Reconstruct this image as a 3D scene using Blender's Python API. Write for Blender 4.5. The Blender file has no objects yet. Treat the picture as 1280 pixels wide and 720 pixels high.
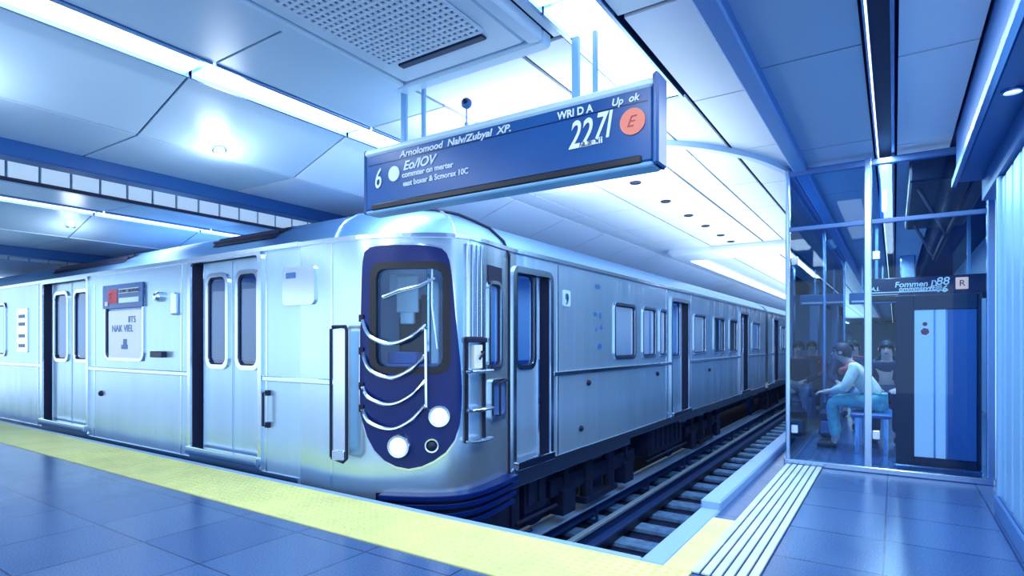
import bpy, bmesh, math, random
from mathutils import Vector, Matrix
random.seed(7)
C = bpy.context.scene.collection
PI = math.pi

# ---------------------------------------------------------------- materials
def lin(r, g, b):
    f = lambda v: (v/255/12.92) if v/255 <= .04045 else ((v/255+.055)/1.055)**2.4
    return (f(r), f(g), f(b), 1)

def mat(name, col, rough=.5, metal=0., noise=None, bump=None, emit=None, estr=0, spec=.5, coat=0):
    """noise=(scale xyz, amount): colour variation; bump=(scale xyz, strength, distance)"""
    m = bpy.data.materials.new(name); m.use_nodes = True
    nt = m.node_tree; b = nt.nodes['Principled BSDF']
    b.inputs['Base Color'].default_value = col
    b.inputs['Roughness'].default_value = rough
    b.inputs['Metallic'].default_value = metal
    b.inputs['Specular IOR Level'].default_value = spec
    b.inputs['Coat Weight'].default_value = coat
    if emit:
        b.inputs['Emission Color'].default_value = emit
        b.inputs['Emission Strength'].default_value = estr
    def tex(scale, detail=4):
        tc = nt.nodes.new('ShaderNodeTexCoord'); mp = nt.nodes.new('ShaderNodeMapping')
        mp.inputs['Scale'].default_value = scale
        n = nt.nodes.new('ShaderNodeTexNoise'); n.inputs['Scale'].default_value = 1
        n.inputs['Detail'].default_value = detail
        nt.links.new(tc.outputs['Object'], mp.inputs['Vector']); nt.links.new(mp.outputs[0], n.inputs['Vector'])
        return n
    if noise:
        n = tex(noise[0]); r = nt.nodes.new('ShaderNodeValToRGB')
        a = noise[1]
        r.color_ramp.elements[0].position = .3; r.color_ramp.elements[1].position = .7
        r.color_ramp.elements[0].color = (col[0]*(1-a), col[1]*(1-a), col[2]*(1-a*.7), 1)
        r.color_ramp.elements[1].color = (min(1, col[0]*(1+a)), min(1, col[1]*(1+a)), min(1, col[2]*(1+a*.7)), 1)
        nt.links.new(n.outputs['Fac'], r.inputs[0]); nt.links.new(r.outputs[0], b.inputs['Base Color'])
    if bump:
        n = tex(bump[0], 3); bp = nt.nodes.new('ShaderNodeBump')
        bp.inputs['Strength'].default_value = bump[1]; bp.inputs['Distance'].default_value = bump[2]
        nt.links.new(n.outputs['Fac'], bp.inputs['Height']); nt.links.new(bp.outputs[0], b.inputs['Normal'])
    return m

def glass_mat(name, tint, gloss=.12, rough=.02, ior=1.45):
    m = bpy.data.materials.new(name); m.use_nodes = True
    nt = m.node_tree; nt.nodes.clear()
    o = nt.nodes.new('ShaderNodeOutputMaterial'); t = nt.nodes.new('ShaderNodeBsdfTransparent')
    g = nt.nodes.new('ShaderNodeBsdfGlossy'); mx = nt.nodes.new('ShaderNodeMixShader'); fr = nt.nodes.new('ShaderNodeFresnel'); fr.inputs['IOR'].default_value = ior
    ad = nt.nodes.new('ShaderNodeMath'); ad.operation = 'ADD'; ad.inputs[1].default_value = gloss; ad.use_clamp = True
    t.inputs[0].default_value = tint; g.inputs['Roughness'].default_value = rough
    g.inputs['Color'].default_value = (.75, .87, 1, 1)
    nt.links.new(fr.outputs[0], ad.inputs[0]); nt.links.new(ad.outputs[0], mx.inputs[0])
    nt.links.new(t.outputs[0], mx.inputs[1]); nt.links.new(g.outputs[0], mx.inputs[2]); nt.links.new(mx.outputs[0], o.inputs[0])
    return m

M = {}
M['steel']   = mat('brushed_steel', lin(184,218,250), .25, .62, noise=((3.2,3.2,.15),.06), bump=((1.7,1.7,.10),.6,.07))
M['nose']    = mat('painted_nose', lin(196,226,248), .22, .8, bump=((2,2,.3),.3,.03))
M['frame']   = mat('bright_frame', lin(212,230,250), .22, 1)
M['chrome']  = mat('polished_steel', lin(215,232,250), .15, 1)
M['roofm']   = mat('roof_steel', lin(140,188,232), .38, 1, bump=((.4,.4,4),.3,.02))
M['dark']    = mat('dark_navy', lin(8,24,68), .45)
M['mask']    = mat('mask_navy', lin(4,34,108), .3, spec=.35)
M['rubber']  = mat('black_rubber', lin(8,18,60), .6)
M['under']   = mat('underframe', lin(10,24,62), .6, noise=((6,6,6),.5))
M['glass']   = glass_mat('window_glass', (.30,.56,.90,1), .09)
M['paleglass']= glass_mat('pale_window_glass', (.86,.94,1,1), .12)
M['wglass']  = glass_mat('windshield_glass', (.55,.78,.98,1), .02, ior=1.3)
M['booth']   = glass_mat('booth_glass', (.62,.81,.95,1), .01, ior=1.22)
M['inner']   = mat('car_interior', lin(160,196,234), .5)
M['seatm']   = mat('seat_plastic', lin(40,90,170), .4)
M['black']   = mat('near_black', lin(3,8,34), .4)
M['led']     = mat('white_lamp', lin(235,245,255), .5, emit=(.8,.91,1,1), estr=3.0)
M['tube']    = mat('fluorescent_lens', lin(240,248,255), .5, emit=(.82,.92,1,1), estr=2.2)
M['carlamp'] = mat('car_lamp', lin(240,248,255), .5, emit=(.75,.89,1,1), estr=1.3)
M['head']    = mat('headlight_lens', lin(240,248,255), .3, emit=(.85,.93,1,1), estr=1.3)
M['panelA']  = mat('ceiling_blue_panel', lin(192,220,244), .32, spec=.5)
M['panelB']  = mat('ceiling_white_lit_panel', lin(228,240,252), .4)  # over the tracks this white stands for light on the ceiling
M['panelC']  = mat('ceiling_mid_blue_panel', lin(142,176,212), .4)
M['panelD']  = mat('ceiling_pale_panel', lin(218,234,248), .38)
M['beam']    = mat('beam_blue', lin(34,94,166), .4)
M['beammid'] = mat('beam_mid_blue', lin(78,134,200), .4)
M['beamlt']  = mat('beam_light_blue', lin(122,178,226), .35)
M['gapm']    = mat('joint_dark', lin(20,48,110), .8)
M['paper']   = mat('white_paper', lin(238,245,252), .6)
M['white']   = mat('white_letter', lin(225,240,255), .5)
M['red']     = mat('salmon_red', lin(240,135,115), .5)
M['redd']    = mat('dull_red', lin(190,70,90), .5)
M['signb']   = mat('sign_blue', lin(22,84,156), .3, noise=((1,1,3),.2))
M['signd']   = mat('sign_dark', lin(6,20,78), .25)
M['signl']   = mat('sign_cap', lin(196,226,246), .3)
M['vent']    = mat('vent_white', lin(205,226,246), .4)
M['concrete']= mat('tie_concrete', lin(110,155,205), .8, noise=((9,9,9),.35))
M['ballast'] = mat('trackbed', lin(10,26,74), .9, noise=((22,22,22),.6), bump=((20,20,20),.6,.05))
M['rail']    = mat('rail_head', lin(190,220,246), .3, .4)
M['railb']   = mat('rail_body', lin(30,66,130), .5)
M['cover']   = mat('cover_board', lin(64,110,176), .45)
M['edge']    = mat('edge_coping', lin(140,180,226), .45)
M['groove']  = mat('grooved_strip', lin(206,224,226), .5, noise=((5,5,5),.12))
M['wallm']   = mat('right_cladding', lin(130,184,232), .38, .3)
M['wallp']   = mat('back_tiles', lin(160,195,232), .5)
M['alu']     = mat('aluminium', lin(165,198,238), .25, 1)
M['white_clad'] = mat('white_slat', lin(215,232,250), .5)
M['skin']    = mat('skin', lin(200,176,180), .55)
M['hair']    = mat('hair', lin(14,24,66), .6)
def plainm(n, *c): M[n] = mat(n, lin(*c), .7, noise=((14,14,14),.25))
plainm('cream_cloth',236,242,226); plainm('navy_cloth',16,36,92); plainm('teal_cloth',120,190,205); plainm('red_cloth',150,60,90)
plainm('blue_cloth',50,96,172); plainm('plaid_cloth',200,90,96); plainm('grey_cloth',120,150,200)

def floor_mat():
    m = bpy.data.materials.new('granite_tiles'); m.use_nodes = True
    nt = m.node_tree; b = nt.nodes['Principled BSDF']; N = nt.nodes.new; Lk = nt.links.new
    tc = N('ShaderNodeTexCoord'); mp = N('ShaderNodeMapping'); mp.inputs['Location'].default_value = (.05,.17,0)
    br = N('ShaderNodeTexBrick'); br.offset = 0; br.squash = 1
    br.inputs['Color1'].default_value = lin(66,98,150); br.inputs['Color2'].default_value = lin(56,88,142)
    br.inputs['Mortar'].default_value = lin(24,50,100)
    br.inputs['Scale'].default_value = 1; br.inputs['Mortar Size'].default_value = .006
    br.inputs['Brick Width'].default_value = .62; br.inputs['Row Height'].default_value = .62; br.inputs['Bias'].default_value = 0
    Lk(tc.outputs['Object'], mp.inputs[0]); Lk(mp.outputs[0], br.inputs['Vector'])
    n = N('ShaderNodeTexNoise'); n.inputs['Scale'].default_value = 110; n.inputs['Detail'].default_value = 5
    Lk(tc.outputs['Object'], n.inputs['Vector'])
    mr = N('ShaderNodeMapRange'); mr.inputs[1].default_value=.3; mr.inputs[2].default_value=.7; mr.inputs[3].default_value=.7; mr.inputs[4].default_value=1.35
    Lk(n.outputs['Fac'], mr.inputs[0])
    mx = N('ShaderNodeVectorMath'); mx.operation='SCALE'
    Lk(br.outputs['Color'], mx.inputs[0]); Lk(mr.outputs[0], mx.inputs['Scale']); Lk(mx.outputs[0], b.inputs['Base Color'])
    n2 = N('ShaderNodeTexNoise'); n2.inputs['Scale'].default_value = 3
    Lk(tc.outputs['Object'], n2.inputs['Vector'])
    m2 = N('ShaderNodeMapRange'); m2.inputs[3].default_value=.16; m2.inputs[4].default_value=.30; Lk(n2.outputs['Fac'], m2.inputs[0]); Lk(m2.outputs[0], b.inputs['Roughness'])
    b.inputs['Specular IOR Level'].default_value = .6
    return m
M['floor'] = floor_mat()

def yellow_mat():
    m = mat('yellow_tactile', lin(224,228,150), .5, noise=((2.2,2.2,2.2),.10))
    return m
M['yellow'] = yellow_mat()

# ---------------------------------------------------------------- mesh builder
class MB:
    def __init__(s): s.v=[]; s.f=[]; s.mi=[]; s.m=0; s.loc=None
    def add(s, vs, fs):
        o=len(s.v); s.v += [tuple(v) for v in vs]; s.f += [tuple(i+o for i in f) for f in fs]; s.mi += [s.m]*len(fs); return s
    def box(s, x0,x1,y0,y1,z0,z1, rz=0, c=None):
        vs=[(x,y,z) for z in (z0,z1) for y in (y0,y1) for x in (x0,x1)]
        if rz:
            ca,sa=math.cos(rz),math.sin(rz); cx,cy=c or ((x0+x1)/2,(y0+y1)/2)
            vs=[(cx+(x-cx)*ca-(y-cy)*sa, cy+(x-cx)*sa+(y-cy)*ca, z) for x,y,z in vs]
        return s.add(vs,[(0,2,3,1),(4,5,7,6),(0,1,5,4),(2,6,7,3),(0,4,6,2),(1,3,7,5)])
    def cham(s, x0,x1,y0,y1,z0,z1,b=.01):
        """box with chamfered vertical and top edges"""
        P=[(x0+b,y0),(x1-b,y0),(x1,y0+b),(x1,y1-b),(x1-b,y1),(x0+b,y1),(x0,y1-b),(x0,y0+b)]
        cx,cy=(x0+x1)/2,(y0+y1)/2
        sh=lambda p:(p[0]+(b if p[0]<cx else -b), p[1]+(b if p[1]<cy else -b))
        rings=[[(*sh(p),z0) for p in P],[(*p,z0+b) for p in P],[(*p,z1-b) for p in P],[(*sh(p),z1) for p in P]]
        vs=[v for r in rings for v in r]; fs=[tuple(reversed(range(8))), tuple(range(24,32))]
        for k in range(3):
            for i in range(8): j=(i+1)%8; fs.append((k*8+i,k*8+j,(k+1)*8+j,(k+1)*8+i))
        return s.add(vs,fs)
    def tube(s, pts, r, n=8, cap=True):
        pts=[Vector(p) for p in pts]; rs=r if isinstance(r,(list,tuple)) else [r]*len(pts)
        vs=[]; fs=[]; up=None
        for i,p in enumerate(pts):
            t=(pts[min(i+1,len(pts)-1)]-pts[max(i-1,0)]).normalized()
            if up is None:
                up = Vector((0,0,1)) if abs(t.z)<.9 else Vector((1,0,0))
            a=t.cross(up)
            if a.length<1e-4: a=t.cross(Vector((0,1,0)))
            a.normalize(); b=t.cross(a).normalized(); up = -b if (-b).dot(up)>0 else b
            for k in range(n):
                w=2*PI*k/n; vs.append(p+(a*math.cos(w)+b*math.sin(w))*rs[i])
        for i in range(len(pts)-1):
            for k in range(n):
                k2=(k+1)%n; fs.append((i*n+k,i*n+k2,(i+1)*n+k2,(i+1)*n+k))
        if cap: fs.append(tuple(range(n))); fs.append(tuple(reversed(range((len(pts)-1)*n,len(pts)*n))))
        return s.add(vs,fs)
    def rows(s, R, close=False):
        n=len(R[0]); vs=[p for r in R for p in r]; fs=[]
        for i in range(len(R)-1):
            for k in range(n if close else n-1):
                k2=(k+1)%n; fs.append((i*n+k,i*n+k2,(i+1)*n+k2,(i+1)*n+k))
        return s.add(vs,fs)
    def lathe(s, prof, c, axis=(0,0,1), n=20):
        ax=Vector(axis).normalized(); a=ax.orthogonal().normalized(); b=ax.cross(a); c=Vector(c)
        R=[]
        for r,h in prof: R.append([c+ax*h+(a*math.cos(2*PI*k/n)+b*math.sin(2*PI*k/n))*r for k in range(n)])
        return s.rows(R, True)
    def build(s, name, m, parent=None, smooth=False, bevel=0):
        me=bpy.data.meshes.new(name); me.from_pydata([tuple(v) for v in s.v],[],s.f)
        ms=m if isinstance(m,(list,tuple)) else [m]
        for x in ms: me.materials.append(x)
        for p,i in zip(me.polygons,s.mi): p.material_index=i; p.use_smooth=smooth
        bm=bmesh.new(); bm.from_mesh(me); bmesh.ops.remove_doubles(bm,verts=bm.verts,dist=1e-5)
        bmesh.ops.recalc_face_normals(bm,faces=bm.faces); bm.to_mesh(me); bm.free()
        if smooth: me.set_sharp_from_angle(angle=math.radians(35))
        o=bpy.data.objects.new(name,me); C.objects.link(o)
        if parent: o.parent=parent
        if bevel:
            b=o.modifiers.new('b','BEVEL'); b.width=bevel; b.segments=2; b.limit_method='ANGLE'
        return o

def tag(o, label=None, cat=None, group=None, kind=None):
    if label: o['label']=label
    if cat: o['category']=cat
    if group: o['group']=group
    if kind: o['kind']=kind
    return o
def empty(name, loc=(0,0,0)):
    o=bpy.data.objects.new(name,None); C.objects.link(o); o.location=loc; return o
def setl(o, parent):     # keep world coordinates of a part whose thing stands elsewhere
    o.parent=parent; o.matrix_parent_inverse = Matrix.Translation(parent.location).inverted(); return o
def part(mb, name, m, parent, **k):
    o=mb.build(name, m, None, **k); return setl(o,parent) if parent.type=='EMPTY' else subp(o,parent)
def subp(o,p):
    o.parent=p
    base = p.parent.location if p.parent else p.location
    return o
def struct(o): o['kind']='structure'; return o
def text(s, name, size, m, parent, origin, right, up, depth=.004, sx=1., shear=0, bold=0, align='LEFT'):
    cu=bpy.data.curves.new(name,'FONT'); cu.body=s; cu.size=size; cu.extrude=depth/2; cu.shear=shear; cu.offset=bold; cu.align_x=align
    t=bpy.data.objects.new(name,cu); C.objects.link(t)
    bpy.context.view_layer.update()
    me=bpy.data.meshes.new_from_object(t.evaluated_get(bpy.context.evaluated_depsgraph_get()))
    bpy.data.objects.remove(t)
    r=Vector(right).normalized(); u=Vector(up).normalized(); n=r.cross(u); o0=Vector(origin)
    for v in me.vertices: v.co = o0 + r*(v.co.x*sx) + u*v.co.y + n*v.co.z
    me.materials.clear(); me.materials.append(m)
    o=bpy.data.objects.new(name,me); C.objects.link(o)
    return setl(o,parent) if parent.type=='EMPTY' else subp(o,parent)

# ---------------------------------------------------------------- train path: left side, rounded nose, right side
YL, XR = 3.3, -3.05
NP=[(-4.45,3.3),(-4.1,3.3),(-3.75,3.34),(-3.4,3.46),(-3.12,3.62),(-2.99,3.8),(-2.98,4.1),(-3.02,4.4),(-3.05,4.7)]
def cr(p0,p1,p2,p3,t):
    return tuple(.5*((2*b)+(-a+c)*t+(2*a-5*b+4*c-d)*t*t+(-a+3*b-3*c+d)*t**3) for a,b,c,d in zip(p0,p1,p2,p3))
_Q=[(-4.8,3.3)]+NP+[(-3.05,5.05)]
PL=[]
for i in range(1,len(_Q)-2):
    for k in range(12): PL.append(cr(_Q[i-1],_Q[i],_Q[i+1],_Q[i+2],k/12))
PL.append(NP[-1])
CUM=[0]
for a,b in zip(PL,PL[1:]): CUM.append(CUM[-1]+math.dist(a,b))
L=CUM[-1]; KX,KY=-4.45,4.7
def P2(s):
    if s<=0: return (-4.45+s,3.3)
    if s>=L: return (-3.05,4.7+s-L)
    for i in range(len(PL)-1):
        if CUM[i+1]>=s:
            t=(s-CUM[i])/(CUM[i+1]-CUM[i]); return (PL[i][0]+t*(PL[i+1][0]-PL[i][0]), PL[i][1]+t*(PL[i+1][1]-PL[i][1]))
def N2(s):
    if s<=0: return (0,-1)
    if s>=L: return (1,0)
    a=P2(s-.03); b=P2(s+.03); dx,dy=b[0]-a[0],b[1]-a[1]; l=math.hypot(dx,dy); return (dy/l,-dx/l)
def mp(s,z,off=0.):
    p=P2(s); n=N2(s); return (p[0]+n[0]*off, p[1]+n[1]*off, z)
def ssamples(a,b):
    r=[a]
    x=a
    while x<b-1e-6:
        step = .07 if -.05<x<L+.05 else 1e9
        nx = x+step
        if x<-.05: nx=min(b,0)
        x=min(nx,b); r.append(x)
    return r
def wall_cells(mb, s0,s1,z0,z1, holes, off=0., extra=()):
    S=set(ssamples(s0,s1)); Z={z0,z1,.86}
    if not (z0<.86<z1): Z.discard(.86)
    for h in holes:
        for x in h[:2]:
            if s0<x<s1: S.add(x)
        for x in h[2:4]:
            if z0<x<z1: Z.add(x)
    S=sorted(S); Z=sorted(Z)
    for i in range(len(S)-1):
        for j in range(len(Z)-1):
            cs,cz=(S[i]+S[i+1])/2,(Z[j]+Z[j+1])/2
            if any(h[0]<cs<h[1] and h[2]<cz<h[3] for h in holes): continue
            mb.add([mp(S[i],Z[j],off),mp(S[i+1],Z[j],off),mp(S[i+1],Z[j+1],off),mp(S[i],Z[j+1],off)],[(0,1,2,3)])
    return mb
def rr(s0,s1,z0,z1,r,n=5):
    r=min(r,(s1-s0)/2-1e-4,(z1-z0)/2-1e-4); P=[]
    for cx,cz,a0 in ((s1-r,z0+r,-PI/2),(s1-r,z1-r,0),(s0+r,z1-r,PI/2),(s0+r,z0+r,PI)):
        for k in range(n+1): a=a0+k*PI/2/n; P.append((cx+r*math.cos(a),cz+r*math.sin(a)))
    return P
def ring(mb, outer, inner, o0, o1, mid=0):
    """raised frame between two outlines; back at offset o0, front at o1"""
    R=[[mp(s,z,o0) for s,z in outer],[mp(s,z,o1) for s,z in outer]]
    for k in range(mid): 
        t=(k+1)/(mid+1); R.append([mp(a[0]*(1-t)+b[0]*t,a[1]*(1-t)+b[1]*t,o1) for a,b in zip(outer,inner)])
    R += [[mp(s,z,o1) for s,z in inner],[mp(s,z,o0) for s,z in inner]]
    return mb.rows(R,True)
def plate(mb, out, o0, o1):
    n=len(out); mb.add([mp(s,z,o0) for s,z in out]+[mp(s,z,o1) for s,z in out],
        [tuple(range(n,2*n))]+[(i,(i+1)%n,n+(i+1)%n,n+i) for i in range(n)]); return mb
def bar(mb, s0,s1,z0,z1,o0,o1):
    S=ssamples(s0,s1)
    return mb.rows([[mp(s,z0,o0) for s in S],[mp(s,z0,o1) for s in S],[mp(s,z1,o1) for s in S],[mp(s,z1,o0) for s in S],[mp(s,z0,o0) for s in S]]).add(
        [mp(s0,z0,o0),mp(s0,z0,o1),mp(s0,z1,o1),mp(s0,z1,o0),mp(s1,z0,o0),mp(s1,z0,o1),mp(s1,z1,o1),mp(s1,z1,o0)],[(0,1,2,3),(4,5,6,7)])
def tubes(mb, pts, r): return mb.tube([mp(*p) for p in pts], r)

def window(car, s0,s1,z0,z1, r=.07, fr=.035, name='window', gl='glass'):
    f=ring(MB(), rr(s0-fr,s1+fr,z0-fr,z1+fr,r+fr), rr(s0,s1,z0,z1,r), -.02,.018).build(name,M['frame'],car,smooth=False)
    k=ring(MB(), rr(s0-.002,s1+.002,z0-.002,z1+.002,r), rr(s0+.018,s1-.018,z0+.018,z1-.018,r*.8), -.014,.0).build('window_gasket',M['rubber'],f)
    p=plate(MB(), rr(s0-.01,s1+.01,z0-.01,z1+.01,r), -.02,-.014).build('pane',M[gl],f)
    return f
def door_leaf(car, s0,s1,z0,z1, ws0,ws1,wz0=.95,wz1=1.9):
    off=-.07; h=[(ws0,ws1,wz0,wz1)]
    mb=wall_cells(MB(), s0,s1,z0,z1,h,off)
    bar(mb,s0,s0+.012,z0,z1,off-.04,off+.006); bar(mb,s1-.012,s1,z0,z1,off-.04,off+.006)
    d=mb.build('door_leaf',M['steel'],car)
    f=ring(MB(), rr(ws0-.025,ws1+.025,wz0-.025,wz1+.025,.11), rr(ws0+.02,ws1-.02,wz0+.02,wz1-.02,.08), off-.01, off+.022).build('door_window',M['chrome'],d)
    # glass with dark gasket
    g=ring(MB(), rr(ws0+.018,ws1-.018,wz0+.018,wz1-.018,.08), rr(ws0+.034,ws1-.034,wz0+.034,wz1-.034,.07), off-.012, off+.004); g.build('door_gasket',M['rubber'],d)
    g=MB(); plate(g, rr(ws0+.01,ws1-.01,wz0+.01,wz1-.01,.08), off-.012, off-.006); g.build('door_pane',M['glass'],d)
    return d
def doorway(car, s0,s1,z0,z1, leaves, sill=True):
    fr=ring(MB(), rr(s0-.06,s1+.06,z0-.08,z1+.06,.10,4), rr(s0,s1,z0,z1,.05,4), 0,.022).build('door_frame',M['frame'],car)
    mb=MB()   # reveal
    for a,b,c,d in ((s0,s0,z0,z1),(s1,s1,z0,z1)):
        mb.add([mp(a,z0,.0),mp(a,z1,.0),mp(a,z1,-.12),mp(a,z0,-.12)],[(0,1,2,3)])
    mb.add([mp(s0,z1,0),mp(s1,z1,0),mp(s1,z1,-.12),mp(s0,z1,-.12)],[(0,1,2,3)])
    mb.build('door_reveal',M['rubber'],car)
    if sill:
        t=MB(); bar(t,s0-.03,s1+.03,z0-.03,z0+.05,-.02,.06); t.build('door_sill',M['chrome'],car,bevel=.008)
    for a,b in leaves:
        w=b-a; door_leaf(car,a,b,z0,z1,a+w*.16,b-w*.16)
    return fr
def interior(car, s0,s1,doors=()):
    """floor, back wall, ceiling, lamp and grab poles inside a straight length of car"""
    q=MB()
    q.add([mp(s0,.0,-.1),mp(s1,.0,-.1),mp(s1,.0,-1.35),mp(s0,.0,-1.35)],[(0,1,2,3)])
    q.add([mp(s0,2.08,-.1),mp(s1,2.08,-.1),mp(s1,2.08,-1.35),mp(s0,2.08,-1.35)],[(0,1,2,3)])
    q.add([mp(s0,0,-1.35),mp(s1,0,-1.35),mp(s1,2.08,-1.35),mp(s0,2.08,-1.35)],[(0,1,2,3)])
    i=q.build('interior_lining',M['inner'],car)
    l=MB(); bar(l,s0+.3,s1-.3,2.02,2.06,-.75,-.6); l.build('interior_lamp',M['carlamp'],i)
    b=MB(); bar(b,s0+.4,s1-.4,.38,.46,-1.33,-.92); bar(b,s0+.4,s1-.4,.46,.95,-1.33,-1.26); b.build('bench_seat',M['seatm'],i)
    for d in doors:
        t=MB(); tubes(t,[(d,.02,-.55),(d,2.04,-.55)],.018); t.build('grab_pole',M['chrome'],i)

ROOF=[(0,2.08),(.03,2.15),(.09,2.24),(.20,2.33),(.38,2.42),(.65,2.5),(1,2.55)]
def rpt(s,f,z,lift=0):
    p=P2(s)
    if 0<=s<=L: return (p[0]+(KX-p[0])*f, p[1]+(KY-p[1])*f, z+lift)
    n=N2(s); return (p[0]-n[0]*1.4*f, p[1]-n[1]*1.4*f, z+lift)
def rprof(f):
    for (a,za),(b,zb) in zip(ROOF,ROOF[1:]):
        if f<=b: return za+(zb-za)*(f-a)/(b-a)
    return ROOF[-1][1]

def bogie(car, s, mirror=1):
    """two wheels, side frame with springs and axle boxes; hangs below the right side"""
    for d in (-.95,.95):
        p_=mp(s+d,0,-.72); c=(p_[0],p_[1],-.72); mb=MB(); mb.lathe([(0,.07),(.12,.08),(.14,.03),(.34,.03),(.36,0),(.36,-.05),(.30,-.05),(0,-.05)],c,(1,0,0) if s>0 else (0,-1,0),24)
        w=mb.build('wheel',M['railb'],car,smooth=True)
    mb=MB(); bar(mb,s-1.3,s+1.3,-.62,-.42,-.42,-.28)
    for d in (-.95,.95):
        bar(mb,s+d-.16,s+d+.16,-.86,-.56,-.4,-.22); bar(mb,s+d-.05,s+d+.05,-.52,-.3,-.36,-.26)
    for d in (-.35,.35):
        c=mp(s+d,-.55,-.3); mb.tube([(c[0],c[1],-.8),(c[0],c[1],-.3)],.09,12)
    bar(mb,s-.5,s+.5,-.86,-.78,-.4,-.22)
    mb.build('bogie_frame',M['under'],car,bevel=.01)
def underbox(car, s0,s1,z0=-.62,z1=-.14,o=-.2):
    mb=MB(); bar(mb,s0,s1,z0,z1,o-.5,o)
    n=max(1,int((s1-s0)/.22))
    for k in range(n):
        a=s0+(s1-s0)*(k+.2)/n; bar(mb,a,a+(s1-s0)/n*.6,z0+.08,z1-.08,o,o+.02)
    tubes(mb,[(s0-.2,z0-.04,o+.02),(s1+.2,z0-.04,o+.02)],.022)
    mb.build('equipment_box',M['under'],car,bevel=.008)

# ================================================================ FRONT CAR
car=empty('subway_car',(0,0,0))
tag(car,'silver front subway car with dark oval nose mask, headlights and draped safety chains','train',group='stainless steel subway train')
SA,SB=-12.4,L+12.95
doorsL=[(-1.83,-.62),(-5.9,-4.42),(-10.1,-8.9)]
holes=[(a,b,.05,2.04) for a,b in doorsL]
holes+=[(-3.9,-2.87,.98,1.84),(-8.6,-7.42,.98,1.84),(-11.9,-10.7,.98,1.84)]
WIN=(.87,1.47,.98,1.84)
holes+=[WIN,(1.96,2.22,.95,1.86)]
doorsR=[(2.5,3.17),(7.2,8.13),(12.27,13.12)]
holes+=[(a,b,.0,1.88) for a,b in doorsR]
winR=[(4.86,5.6),(5.88,6.44),(6.6,6.94),(8.44,9.22),(9.82,10.72),(11.16,11.9),(13.6,14.6)]
holes+=[(a,b,.98,1.72) for a,b in winR]
mb=wall_cells(MB(),SA,0,-.12,2.08,holes); mb.build('side_wall',M['steel'],car,smooth=True)
mb=wall_cells(MB(),0,L,-.12,2.08,holes); mb.build('nose_shell',M['nose'],car,smooth=True)
mb=wall_cells(MB(),L,SB,-.12,2.08,holes)
mb.add([mp(SB,-.12,0),mp(SB,2.08,0),mp(SB,2.08,-2.8),mp(SB,-.12,-2.8)],[(0,1,2,3)])
for f0,f1 in zip(ROOF,ROOF[1:]): mb.add([rpt(SB,*f0),rpt(SB,*f1),(rpt(SB,*f1)[0],rpt(SB,*f1)[1],2.08),(rpt(SB,*f0)[0],rpt(SB,*f0)[1],2.08)],[(0,1,2,3)])
mb.build('side_wall',M['steel'],car,smooth=True)
S=[SA,-6,-.5]+ssamples(0,L)+[L+.5,L+6,SB]
mb=MB().rows([[rpt(s,f,z) for s in S] for f,z in ROOF])
# far half of the roof, so the car is a closed volume
mb.rows([[rpt(s,1,2.55) for s in (SA,-4,0)],[(SA-4.45,5.9,2.2),(-8.45,5.9,2.2),(-5.6,5.9,2.2)]])
mb.rows([[rpt(s,1,2.55) for s in (L,L+4,SB)],[(-5.6,5.9,2.2),(-5.6,8.7,2.2),(-5.6,4.7+SB-L,2.2)]])
mb.rows([[(SA-4.45,5.9,2.2),(-5.6,5.9,2.2),(-5.6,4.7+SB-L,2.2)],[(SA-4.45,5.9,-.12),(-5.6,5.9,-.12),(-5.6,4.7+SB-L,-.12)]])
mb.build('roof',M['roofm'],car,smooth=True)
# gutter along the eave and belt rails
g=MB(); bar(g,SA,0,2.06,2.10,0,.03); bar(g,0,L,2.06,2.095,0,.018); bar(g,L,SB,2.06,2.10,0,.03); g.build('roof_gutter',M['frame'],car)
def belt(a,b):
    g=MB(); bar(g,a,b,.835,.885,0,.022); g.build('belt_rail',M['frame'],car,bevel=.008)
for a,b in ((SA,-10.17),(-8.83,-5.97),(-4.35,-1.9),(-.55,.50),(3.24,7.13),(8.2,12.2),(13.19,SB)): belt(a,b)
g=MB(); bar(g,SA,-.02,-.12,-.02,0,.015); g.build('side_skirt',M['frame'],car)
g=MB()
for a,b,z in ((2.4,5.4,-.2),(5.4,7.6,-.12),(7.6,SB,-.16)): bar(g,a,b,z,-.02,-.02,.012)
g.build('side_skirt',M['frame'],car,bevel=.006)
# vertical panel seams with rivet strips
for s in (-.5,-2.05,-4.2,-6.1,-8.7,.42,3.35,6.95,8.3,12.05,13.3):
    g=MB(); bar(g,s-.012,s+.012,-.02,2.05,0,.006); g.build('panel_seam',M['frame'],car)
# doors
for (a,b) in doorsL:
    m_=(a+b)/2+.05; doorway(car,a,b,.05,2.04,[(a+.11,m_-.004),(m_+.004,b-.02)])
doorway(car,2.5,3.17,.0,1.88,[(2.53,3.05)]); doorway(car,7.2,8.13,.0,1.88,[(7.22,7.95)]); doorway(car,12.27,13.12,.0,1.88,[(12.3,12.95)])
window(car,-3.86,-2.91,1.01,1.80); window(car,-8.56,-7.46,1.01,1.8); window(car,-11.86,-10.74,1.01,1.8)
for a,b in winR: window(car,a+.03,b-.03,1.01,1.69,.05,gl='paleglass')
window(car,1.985,2.195,.98,1.72,.05,.03,'cab_side_window')
g=MB(); bar(g,1.95,2.22,1.73,1.88,-.01,.012); g.build('cab_window_hood',M['rubber'],car)
interior(car,SA+.1,-.1,[-1.2,-3.4,-5.1,-7,-9.5]); interior(car,L+.02,SB-.1,[2.85,5.7,7.7,10,12.6])
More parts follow.
